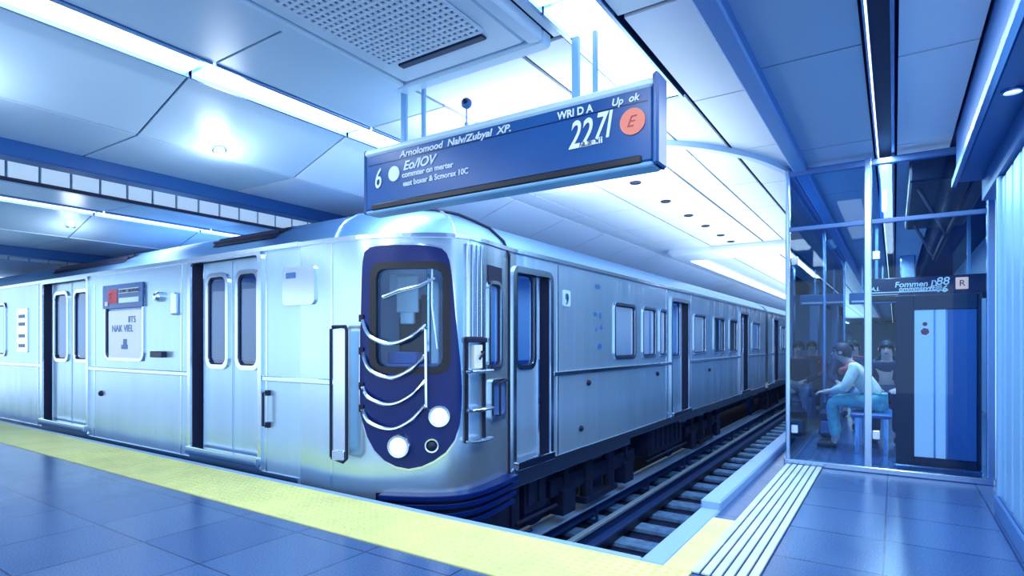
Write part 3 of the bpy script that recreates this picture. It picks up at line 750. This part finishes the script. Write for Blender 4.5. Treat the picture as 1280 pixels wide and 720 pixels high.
# perforated grille: pale bars over a black sheet that paints the shade in the holes
b=MB(); gx0,gx1,gy0,gy1=X0+.22,X1-.22,Y0+.29,Y1-.37
nx,ny=18,28; 
for i in range(nx+1):
    x=gx0+(gx1-gx0)*i/nx; b.box(x-.0085,x+.0085,gy0,gy1,2.868,2.880)
for j in range(ny+1):
    y=gy0+(gy1-gy0)*j/ny; b.box(gx0,gx1,y-.0085,y+.0085,2.866,2.878)
part(b,'vent_grille',M['vent'],v)
b=MB(); b.box(gx0,gx1,gy0,gy1,2.881,2.886); part(b,'vent_shadow_plate',M['black'],v)
tag(v,'square ceiling vent with perforated grille above the hanging sign','air vent')

# ================================================================ HANGING SIGN
s_=empty('hanging_sign',(-2.1,2.96,2.12))
x0,x1,y0,y1=-3.17,-1.04,2.9,3.03
b=MB(); b.cham(x0,x1,y0,y1,2.14,2.535,.012); part(b,'sign_box',M['signb'],s_)
b=MB(); b.cham(x0-.005,x1+.005,y0-.012,y1+.012,2.525,2.57,.012); part(b,'sign_cap',M['signl'],s_)
b=MB(); b.cham(x0+.06,x1-.06,y0-.01,y1,2.135,2.18,.008); part(b,'dark_base_strip',M['black'],s_)
b=MB(); b.cham(x0,x1,y0-.004,y1+.004,2.115,2.14,.008); part(b,'sign_bottom_rail',M['beamlt'],s_)
b=MB(); b.cham(x1-.006,x1+.03,y0-.008,y1+.008,2.12,2.60,.012); part(b,'sign_end_cap',M['signb'],s_)
b=MB(); b.cham(x0-.02,x0+.006,y0-.008,y1+.008,2.12,2.575,.01); part(b,'sign_end_cap',M['signb'],s_)
b=MB(); b.box(x0+.03,x1-.03,y0-.004,y0,2.455,2.459); b.build if 0 else part(b,'divider_line',M['signd'],s_)
for xa in (-1.52,-1.40,-2.86,-2.68):
    w=.022 if xa in(-1.52,-2.86) else .012
    b=MB(); b.cham(xa-w,xa+w,2.955,2.985,2.56,2.945,.004); b.box(xa-w-.02,xa+w+.02,2.94,3.0,2.565,2.58); part(b,'hanger_rod',M['beamlt'],s_)
tz=y0-.004; RX=(1,0,0); UZ=(0,0,1)
def st(t,size,x,z,m='white',**k): return text(t,'lettering',size,M[m],s_,(x,tz,z),RX,UZ,**k)
st('Arnolomood  Nalv/Zubyal  XP.',.062,-2.83,2.466,bold=.0012,sx=1.16,shear=.2)
st('Eo/IOV',.085,-2.80,2.375,bold=.002,sx=1.1,shear=.3)
st('commter on merter',.052,-2.81,2.325,bold=.0012,sx=1.05)
st('east boxer & Scmorax 10C',.052,-2.80,2.265,bold=.001,sx=.98)
st('6',.20,-3.08,2.29,bold=.0,sx=.7,shear=.2)
st('WRI D A',.06,-1.60,2.465,bold=.0015,sx=.95)
st('Up  ok',.055,-1.27,2.468,bold=.001,sx=1.0,shear=.2)
st('22',.215,-1.53,2.285,bold=.003,sx=.66,shear=.25)
st('7I',.20,-1.375,2.31,bold=.003,sx=.66,shear=.25)
st('a.aa.ii',.05,-1.45,2.285,bold=.001,sx=1.2)
b=MB().lathe([(.052,-.001),(.052,.006),(.0005,.0065)],(-2.885,tz+.002,2.365),(0,-1,0),28); part(b,'white_disc',M['white'],s_)
b=MB().lathe([(.070,-.001),(.070,.006),(.0005,.0065)],(-1.15,tz+.002,2.362),(0,-1,0),32); rd=part(b,'red_disc',M['red'],s_)
text('E','lettering',.085,M['redd'],s_,(-1.185,tz-.006,2.335),RX,UZ,shear=.4,bold=-.001)
tag(s_,'long blue hanging direction sign reading 227I with red disc','sign')
q=empty('ceiling_sensor',(-2.31,2.97,2.57)); b=MB(); b.tube([(-2.31,2.97,2.57),(-2.31,2.97,2.72)],.006); b.lathe([(.014,-.02),(.014,.02)],(-2.31,2.97,2.60),(0,0,1),10); part(b,'sensor_stem',M['alu'],q)
b=MB().lathe([(.001,-.03),(.028,-.02),(.036,0),(.028,.022),(.001,.03)],(-2.31,2.97,2.745),(.3,-1,.2),18); part(b,'sensor_head',M['cover'],q,smooth=True)
b=MB().lathe([(.0185,.024),(.012,.033),(.001,.033)],(-2.31,2.97,2.745),(.3,-1,.2),14); part(b,'sensor_lens',M['black'],q)
tag(q,'tiny round dark sensor on a thin stem on top of the hanging sign','camera')

# ================================================================ RIGHT SIDE: wall, glass booth, kiosk, second sign
b=MB(); b.box(.66,1.2,3.3,5.3,0,2.36)
for k in range(7):
    y=3.35+k*.29; b.cham(.62,.67,y,y+.24,.0,2.34,.015)
b.cham(.60,.64,5.22,5.3,0,2.36,.01)
struct(b.build('wall_right',M['wallm']))
b=MB(); b.cham(.585,.62,3.3,5.3,0,.13,.01); struct(b.build('baseboard_right',M['cover']))
GY=6.3; GX=-.88
gb=empty('glass_booth',(GX,GY,0))
b=MB(); b.cham(GX-.03,.70,GY-.05,GY+.05,0,.055,.008); part(b,'bottom_rail',M['alu'],gb)
gs=empty('glass_screen',(GX,10,0)); b=MB(); b.cham(GX-.05,GX+.05,GY+.06,14,0,.05,.008); part(b,'bottom_rail',M['alu'],gs)
b=MB(); b.cham(GX,.70,GY-.02,GY+.02,2.29,2.33,.005); part(b,'transom',M['cover'],gb)
b=MB(); b.cham(GX-.02,.70,GY-.03,GY+.03,2.83,2.888,.005); part(b,'top_rail',M['cover'],gb)
b=MB(); b.cham(GX-.03,GX+.03,GY+.06,14,2.89,2.94,.005); part(b,'top_rail',M['cover'],gs)
for x,w in ((GX,.018),(-.205,.03),(.68,.03)):
    b=MB(); b.cham(x-w,x+w,GY-.035,GY+.035,.05,2.9,.008); part(b,'booth_post',M['alu'],gb)
for y in (9.8,13.9):
    b=MB(); b.cham(GX-.025,GX+.025,y-.03,y+.03,.05,2.9,.006); part(b,'booth_post',M['alu'],gs)
for a,c in ((GX+.02,-.235),(-.175,.65)):
    b=MB(); b.box(a,c,GY-.006,GY+.006,.055,2.29); part(b,'glass_panel',M['booth'],gb)
    b=MB(); b.box(a,c,GY-.006,GY+.006,2.33,2.89); part(b,'glass_panel',M['booth'],gb)
for a,c in ((GY+.06,9.77),(9.83,13.87)):
    b=MB(); b.box(GX-.006,GX+.006,a,c,.055,2.89); part(b,'glass_panel',M['booth'],gs)
for x in (GX+.06,-.14): 
    for z in (.35,2.0): b=MB(); b.cham(x-.03,x+.03,GY-.025,GY+.025,z-.04,z+.04,.005); part(b,'glass_clamp',M['chrome'],gb)
gb.name='glass_screen'
tag(gb,'tall clear glass front with slim metal posts facing the camera','glass screen')
tag(gs,'long glass side screen running back along the track edge','glass screen')
# bright fitting hung inside the corner post
q=empty('wall_lamp',(-.08,6.45,1.9)); b=MB(); b.cham(-.1,-.06,6.42,6.46,2.42,2.62,.01); part(b,'lamp_tube',M['led'],q); b=MB(); b.cham(-.12,-.04,6.46,6.49,2.36,2.89,.008); part(b,'lamp_bracket',M['cover'],q)
tag(q,'small bright vertical lamp just inside the booth glass post','lamp')

k_=empty('information_kiosk',(.33,6.7,0))
b=MB(); kx0,kx1,ky0,ky1=.01,.645,6.56,6.8
b.cham(kx0,kx1,ky0+.03,ky1,0,1.64,.015); part(b,'cabinet',M['signd'],k_)
b=MB()
for a,c,z0,z1 in ((kx0,.15,.06,1.64),(kx1-.03,kx1,.06,1.64),(.15,kx1-.03,1.5,1.64),(.15,kx1-.03,.06,.14)): b.cham(a,c,ky0,ky0+.03,z0,z1,.006)
part(b,'door_frame',M['dark'],k_)
b=MB(); b.box(.155,.39,ky0+.015,ky0+.03,.14,1.5); part(b,'lit_panel',mat('kiosk_light_panel',lin(200,222,242),.3,emit=(.75,.88,1,1),estr=.35),k_)
b=MB(); b.box(.40,.61,ky0+.015,ky0+.03,.14,1.5); part(b,'blue_panel',M['cover'],k_)
b=MB(); b.cham(.388,.402,ky0+.005,ky0+.02,.14,1.5,.003); b.cham(.30,.315,ky0+.005,ky0+.016,.14,1.5,.003); part(b,'mullion',M['alu'],k_)
b=MB(); b.lathe([(.035,0),(.03,.005),(.0005,.006)],(.235,ky0+.015,1.30),(0,-1,0),6); b.lathe([(.02,0),(.0005,.006)],(.235,ky0+.015,1.37),(0,-1,0),8); part(b,'emblem',M['redd'],k_)
b=MB(); b.cham(kx0-.02,kx1+.01,ky0-.03,ky1+.02,0,.06,.01); part(b,'plinth',M['alu'],k_)
tag(k_,'dark framed display cabinet with pale lit panel inside the booth','display case')

s2=empty('hanging_sign',(.4,10,1.85)); b=MB(); b.cham(-.32,1.1,10,10.12,1.85,2.13,.012); part(b,'sign_box',M['signd'],s2)
b=MB(); b.cham(-.32,1.1,9.985,10.13,1.80,1.87,.008); part(b,'sign_base',M['black'],s2)
b=MB(); b.box(-.3,.62,9.992,10,1.915,1.93); b.box(-.3,.05,9.992,10,1.885,1.893); part(b,'stripe',M['white'],s2)
for xa in (-.22,.85): b=MB(); b.cham(xa-.02,xa+.02,10.04,10.08,2.13,2.95,.004); part(b,'hanger_rod',M['beamlt'],s2)
for t,sz,x,z in (('Fommen JY',.11,.0,1.99),('A.I.',.08,-.29,1.95),('ommmssyyEM',.085,.05,1.935),('88',.15,.48,2.0),('96',.13,.48,1.90)):
    text(t,'lettering',sz,M['white'],s2,(x,9.985,z),RX,UZ,shear=.15,bold=.002)
b=MB(); b.cham(.70,.84,9.985,10,1.93,2.09,.006); part(b,'pink_square',mat('sign_pink',lin(250,190,175),.5,emit=(1,.55,.42,1),estr=.7),s2)  # glow put into the colour so the square stays pink
text('R','lettering',.12,M['dark'],s2,(.735,9.982,1.97),RX,UZ)
tag(s2,'small black hanging sign with pinkish square seen through the glass','sign')
# dark box and bars standing in for ceiling reflections in the booth glass
q=empty('reflection_shape',(.45,7.5,2.9))
b=MB(); b.cham(.12,.75,6.7,9.5,2.72,2.95,.02); part(b,'reflection_box',M['dark'],q)
b=MB(); b.tube([(.2,7.0,2.72),(.42,7.0,2.25)],.02,6); b.tube([(.62,7.0,2.72),(.42,7.0,2.25)],.02,6); b.tube([(.42,7.0,2.25),(.42,9.0,2.25)],.03,8); b.tube([(.2,9,2.72),(.42,9,2.25)],.02,6); b.tube([(.62,9,2.72),(.42,9,2.25)],.02,6); part(b,'reflection_bars',M['rubber'],q)
tag(q,'dark shape with angled bars standing in for reflections in the booth glass','painted reflection')
# far building core right of the platform
b=MB(); b.box(1.3,3,9,62,0,3.0); struct(b.build('wall_far_right',M['wallp']))
b=MB(); b.box(-16,4,61.5,62,-1.5,3.1); struct(b.build('wall_back',M['wallp']))
for y in (14,19,26,35):
    t=MB().cham(.1,.35,y,y+.3,0,2.95,.02).build('platform_column',M['alu']); tag(t,'pale square steel column standing far down the right platform','column',group='distant platform columns')
bx=empty('platform_display',(-.45,15,2.2)); b=MB(); b.cham(-.85,.1,15,15.12,2.05,2.3,.01); part(b,'display_box',M['cover'],bx); b=MB(); b.box(-.8,.05,14.99,15,2.09,2.13); part(b,'display_line',M['white'],bx)
for xa in (-.6,-.22): b=MB(); b.cham(xa-.015,xa+.015,15.04,15.07,2.3,2.95,.004); part(b,'hanger_rod',M['beamlt'],bx)
tag(bx,'distant hanging display bar above the platform behind the glass','sign')

# ================================================================ BENCHES AND PEOPLE
def bench(x0,x1,y0,y1,label):
    r=empty('bench',((x0+x1)/2,(y0+y1)/2,0))
    b=MB(); b.cham(x0,x1,y0,y1,.39,.435,.012); part(b,'bench_seat',M['cover'],r)
    for x in (x0+.06,x1-.06):
        for y in (y0+.06,y1-.06):
            b=MB(); b.cham(x-.02,x+.02,y-.02,y+.02,0,.39,.004); part(b,'bench_leg',M['alu'],r)
    tag(r,label,'bench')
bench(-.40,-.02,7.25,7.95,'low blue bench under the person in cream'); bench(-.28,.35,8.42,8.82,'blue bench under the person in a dark coat'); bench(-.80,-.3,9.48,9.84,'blue bench under the person in a dark navy jacket'); bench(-.80,-.3,11.12,11.48,'distant blue bench under the person in a red top')

def skin_obj(name, V, E, Rd, m, parent, sub=2, root=0):
    me=bpy.data.meshes.new(name); me.from_pydata(V,E,[]); me.materials.append(m)
    o=bpy.data.objects.new(name,me); C.objects.link(o)
    sk=o.modifiers.new('skin','SKIN'); sk.use_smooth_shade=True
    for i,r in enumerate(Rd):
        me.skin_vertices[0].data[i].radius=(r if isinstance(r,tuple) else (r,r)); me.skin_vertices[0].data[i].use_root=(i==root)
    ss_=o.modifiers.new('sub','SUBSURF'); ss_.levels=sub; ss_.render_levels=sub
    o.parent=parent
    return o
def person(x,y,face,label,top,legs,lean=.0,hairlen=0,scale=1.,coat=False,feet_fwd=.0,hands='lap',shoulder=None,bag=None):
    """seated figure; local frame: +x is forward, z up; hips on the seat at .45"""
    r=empty('person',(x,y,0)); r.rotation_euler=(0,0,face); r.scale=(scale,)*3
    tag(r,label,'person')
    ln=lean
    hip=(0,0,.55); sp=(.02+.18*ln,0,.70); ch=(.04+.42*ln,0,.86-.04*ln); nk=(.06+.62*ln,0,1.0-.10*ln); hd=(.10+.72*ln,0,1.10-.12*ln); tp=(.10+.76*ln,0,1.17-.13*ln)
    V=[hip,sp,ch,nk,hd,tp]; E=[(0,1),(1,2),(2,3),(3,4),(4,5)]; R=[(.12,.09),(.105,.085),(.125,.095),.048,(.072,.082),(.055,.065)]
    arms=[];lg=[]
    for sg in (-1,1):
        o=len(V)
        sh=(ch[0]+.02,.165*sg,ch[2]+.06); el=(.16+.42*ln,.22*sg,.70-.05*ln); wr=(.37+.25*ln,.10*sg,.64); pm=(.42+.25*ln,.075*sg,.63)
        V+=[sh,el,wr,pm]; E+=[(2,o),(o,o+1),(o+1,o+2),(o+2,o+3)]; R+=[.048,.038,.024,.03]
        arms.append((sh,el,wr))
        # four fingers and a thumb, curled over the knee
        for f in range(4):
            a=len(V); yy=(.075*sg)+( -.027+.018*f); le=(.034,.042,.040,.030)[f]
            V+=[(pm[0]+.03,yy,.63),(pm[0]+.03+le,yy,.622),(pm[0]+.035+le*1.5,yy,.598)]; E+=[(o+3,a),(a,a+1),(a+1,a+2)]; R+=[.010,.009,.008]
        a=len(V); V+=[(pm[0]-.005,.075*sg-.038*sg,.625),(pm[0]+.03,.075*sg-.052*sg,.615)]; E+=[(o+3,a),(a,a+1)]; R+=[.011,.009]
        o=len(V)
        h2=(.02,.09*sg,.54); kn=(.44,.11*sg,.53); an=(.42+feet_fwd,.11*sg,.10); he=(.44+feet_fwd,.11*sg,.045); to=(.58+feet_fwd,.12*sg,.035)
        V+=[h2,kn,an,he,to]; E+=[(0,o),(o,o+1),(o+1,o+2),(o+2,o+3),(o+3,o+4)]; R+=[.085,.058,.038,.036,.03]
        lg.append((h2,kn,an,he,to))
    body=skin_obj('body',V,E,R,M['skin'],r,2)
    # trousers
    V=[(0,0,.56)];E=[];R=[(.13,.105)]
    for h2,kn,an,he,to in lg:
        o=len(V); V+=[h2,((h2[0]+kn[0])/2,h2[1]*1.1,.545),kn,((kn[0]+an[0])/2,kn[1],.32),(an[0],an[1],.12)]; E+=[(0,o),(o,o+1),(o+1,o+2),(o+2,o+3),(o+3,o+4)]; R+=[.095,.085,.072,.06,.058]
    skin_obj('trousers',V,E,R,M[legs],r,2)
    for h2,kn,an,he,to in lg:
        skin_obj('shoe',[(he[0]-.04,he[1],.05),(he[0]+.04,he[1],.05),to,(to[0]+.03,to[1],.035)],[(0,1),(1,2),(2,3)],[.045,.045,.038,.028],M['hair'],r,2)
    # jacket
    V=[(0,0,.57),sp,ch,(nk[0],0,nk[2]-.03)];E=[(0,1),(1,2),(2,3)];R=[(.145,.115),(.135,.11),(.15,.115),.07]
    for sh,el,wr in arms:
        o=len(V); V+=[sh,el,(wr[0]*.9+el[0]*.1,wr[1]*.9+el[1]*.1,wr[2]*.9+el[2]*.1)]; E+=[(2,o),(o,o+1),(o+1,o+2)]; R+=[.065,.056,.043]
    if coat:
        for sg in (-1,1):
            o=len(V); V+=[(.12,.09*sg,.55),(.34,.10*sg,.54)]; E+=[(0,o),(o,o+1)]; R+=[.115,.10]
    skin_obj('jacket',V,E,R,M[top],r,2)
    if shoulder:
        skin_obj('scarf',[(nk[0]-.02,-.13,nk[2]-.07),(nk[0]-.03,0,nk[2]-.01),(nk[0]-.02,.13,nk[2]-.07),(nk[0]+.09,.05,nk[2]-.10)],[(0,1),(1,2),(2,3)],[.055,.062,.055,.045],M[shoulder],r,2)
    # hair shell, nose, ears, eyes, mouth
    hr=MB(); cx,cz=hd[0]-.008,hd[2]+.035
    R_=[]
    for i in range(9):
        ph=i*(PI*.62)/8
        rowp=[]
        for k in range(20):
            t=2*PI*k/20; cut=1.0 if math.cos(t)<.35 else .62
            p2=ph*cut
            rowp.append((cx+.103*math.sin(p2)*math.cos(t),.088*math.sin(p2)*math.sin(t),cz+.105*math.cos(p2)-(hairlen*max(0,-math.cos(t)) if i==8 else 0)))
        R_.append(rowp)
    hr.rows(R_,True); h=hr.build('hair',M['hair'],r,smooth=True); sd=h.modifiers.new('s','SOLIDIFY'); sd.thickness=.012
    f=MB(); fx=hd[0]+.075
    f.add([(fx,-.014,hd[2]+.01),(fx,.014,hd[2]+.01),(fx+.028,0,hd[2]+.005),(fx-.004,0,hd[2]+.055)],[(0,1,2),(0,2,3),(1,3,2),(0,3,1)]); f.build('nose',M['skin'],r)
    f=MB()
    for sg in (-1,1): f.lathe([(.012,-.004),(.009,.004),(.0005,.006)],(fx,.03*sg,hd[2]+.045),(1,0,0),10)
    f.build('eyes',M['hair'],r); f=MB(); f.cham(fx-.004,fx+.005,-.022,.022,hd[2]-.028,hd[2]-.018,.002); f.build('mouth',M['redd'],r)
    f=MB()
    for sg in (-1,1): f.lathe([(.022,-.008),(.018,.006),(.0005,.008)],(hd[0],.083*sg,hd[2]+.025),(0,sg,0),10)
    f.build('ears',M['skin'],r)
    return r
person(-.16,7.6,PI,'seated person in a cream jacket with red scarf, leaning forward','cream_cloth','teal_cloth',lean=.35,hairlen=.03,shoulder='plaid_cloth',feet_fwd=-.02)
person(-.08,8.62,-PI/2,'seated person in a long dark coat beside the display cabinet','navy_cloth','navy_cloth',lean=.1,coat=True)
person(-.56,9.68,-PI/2,'seated person in dark navy jacket and grey trousers beside the glass side screen','navy_cloth','grey_cloth',lean=.1)
person(-.56,11.32,-PI/2,'distant seated person in a red top, farthest of the seated people','red_cloth','navy_cloth',lean=0.05,hairlen=.05)
q=empty('travel_bag',(-.68,8.3,0)); g=MB(); g.cham(-.8,-.56,8.2,8.45,.0,.36,.05); part(g,'bag_body',M['navy_cloth'],q,smooth=True); g=MB(); g.tube([(-.74,8.32,.35),(-.74,8.32,.43),(-.62,8.32,.43),(-.62,8.32,.35)],.012); part(g,'bag_handle',M['rubber'],q); g=MB(); g.cham(-.77,-.6,8.17,8.21,.06,.22,.015); part(g,'bag_pocket',M['blue_cloth'],q)
tag(q,'dark travel bag on the floor left of the person in cream','bag')

# ================================================================ LIGHT
w=bpy.data.worlds.new('world'); bpy.context.scene.world=w; w.use_nodes=True
bg=w.node_tree.nodes['Background']; bg.inputs[0].default_value=(.68,.86,1,1); bg.inputs[1].default_value=2.0
def area(x,y,z,sx,sy,e,rot=(0,0,0),col=(.82,.95,1)):
    l=bpy.data.lights.new('area','AREA'); l.shape='RECTANGLE'; l.size=sx; l.size_y=sy; l.energy=e; l.color=col
    o=bpy.data.objects.new('area',l); C.objects.link(o); o.location=(x,y,z); o.rotation_euler=rot; return o
area(-3.7,1,2.9,.3,6,60)                 # the lamp run above the train
area(-1.4,0,2.9,.3,4,50)                  # the run beside the vent
area(-8.03,3,2.72,.3,10,60)
area(-2.2,12,2.3,1.6,16,170,(PI,0,0))     # unseen up-light added to brighten the vault
area(-2.2,34,2.3,1.6,28,300,(PI,0,0))  # second added up-light, farther down the track
area(-2.4,4.6,2.66,1.6,2.6,36,(PI,0,0))  # unseen up-light added to whiten the ceiling behind the sign
area(-.4,7.6,2.85,.4,1.6,60)  # unseen light added so the people behind the glass show
area(-.07,10,2.88,.1,14,170)
area(-.07,2.5,2.88,.1,6,40)
for y_,l_ in ((11.2,12.4),(24.5,12.4),(37.8,12.4),(51.1,12.4)): area(-3.75,y_,2.0,.12,l_,70)   # car interior lamps
area(-10.3,3.98,2.0,11.6,.12,22)
area(-6.0,4,2.85,.2,14,40,(0,PI/2,0))  # unseen light added to brighten the white slats
area(-.45,3.2,2.88,.25,3,14)  # unseen fill light added over the right platform

# ================================================================ CAMERA
cam=bpy.data.cameras.new('camera'); co=bpy.data.objects.new('camera',cam); C.objects.link(co)
cam.sensor_width=36; cam.lens=725/1280*36; cam.shift_y=(428-360)/1280; cam.clip_start=.05; cam.clip_end=200
co.location=(0,0,1.2); co.rotation_euler=(PI/2,0,math.atan2(.5505,.8348))
sc=bpy.context.scene; sc.camera=co
sc.view_settings.view_transform='Standard'; sc.view_settings.look='None'; sc.view_settings.exposure=0; sc.view_settings.gamma=1
sc.cycles.max_bounces=8; sc.cycles.transparent_max_bounces=16
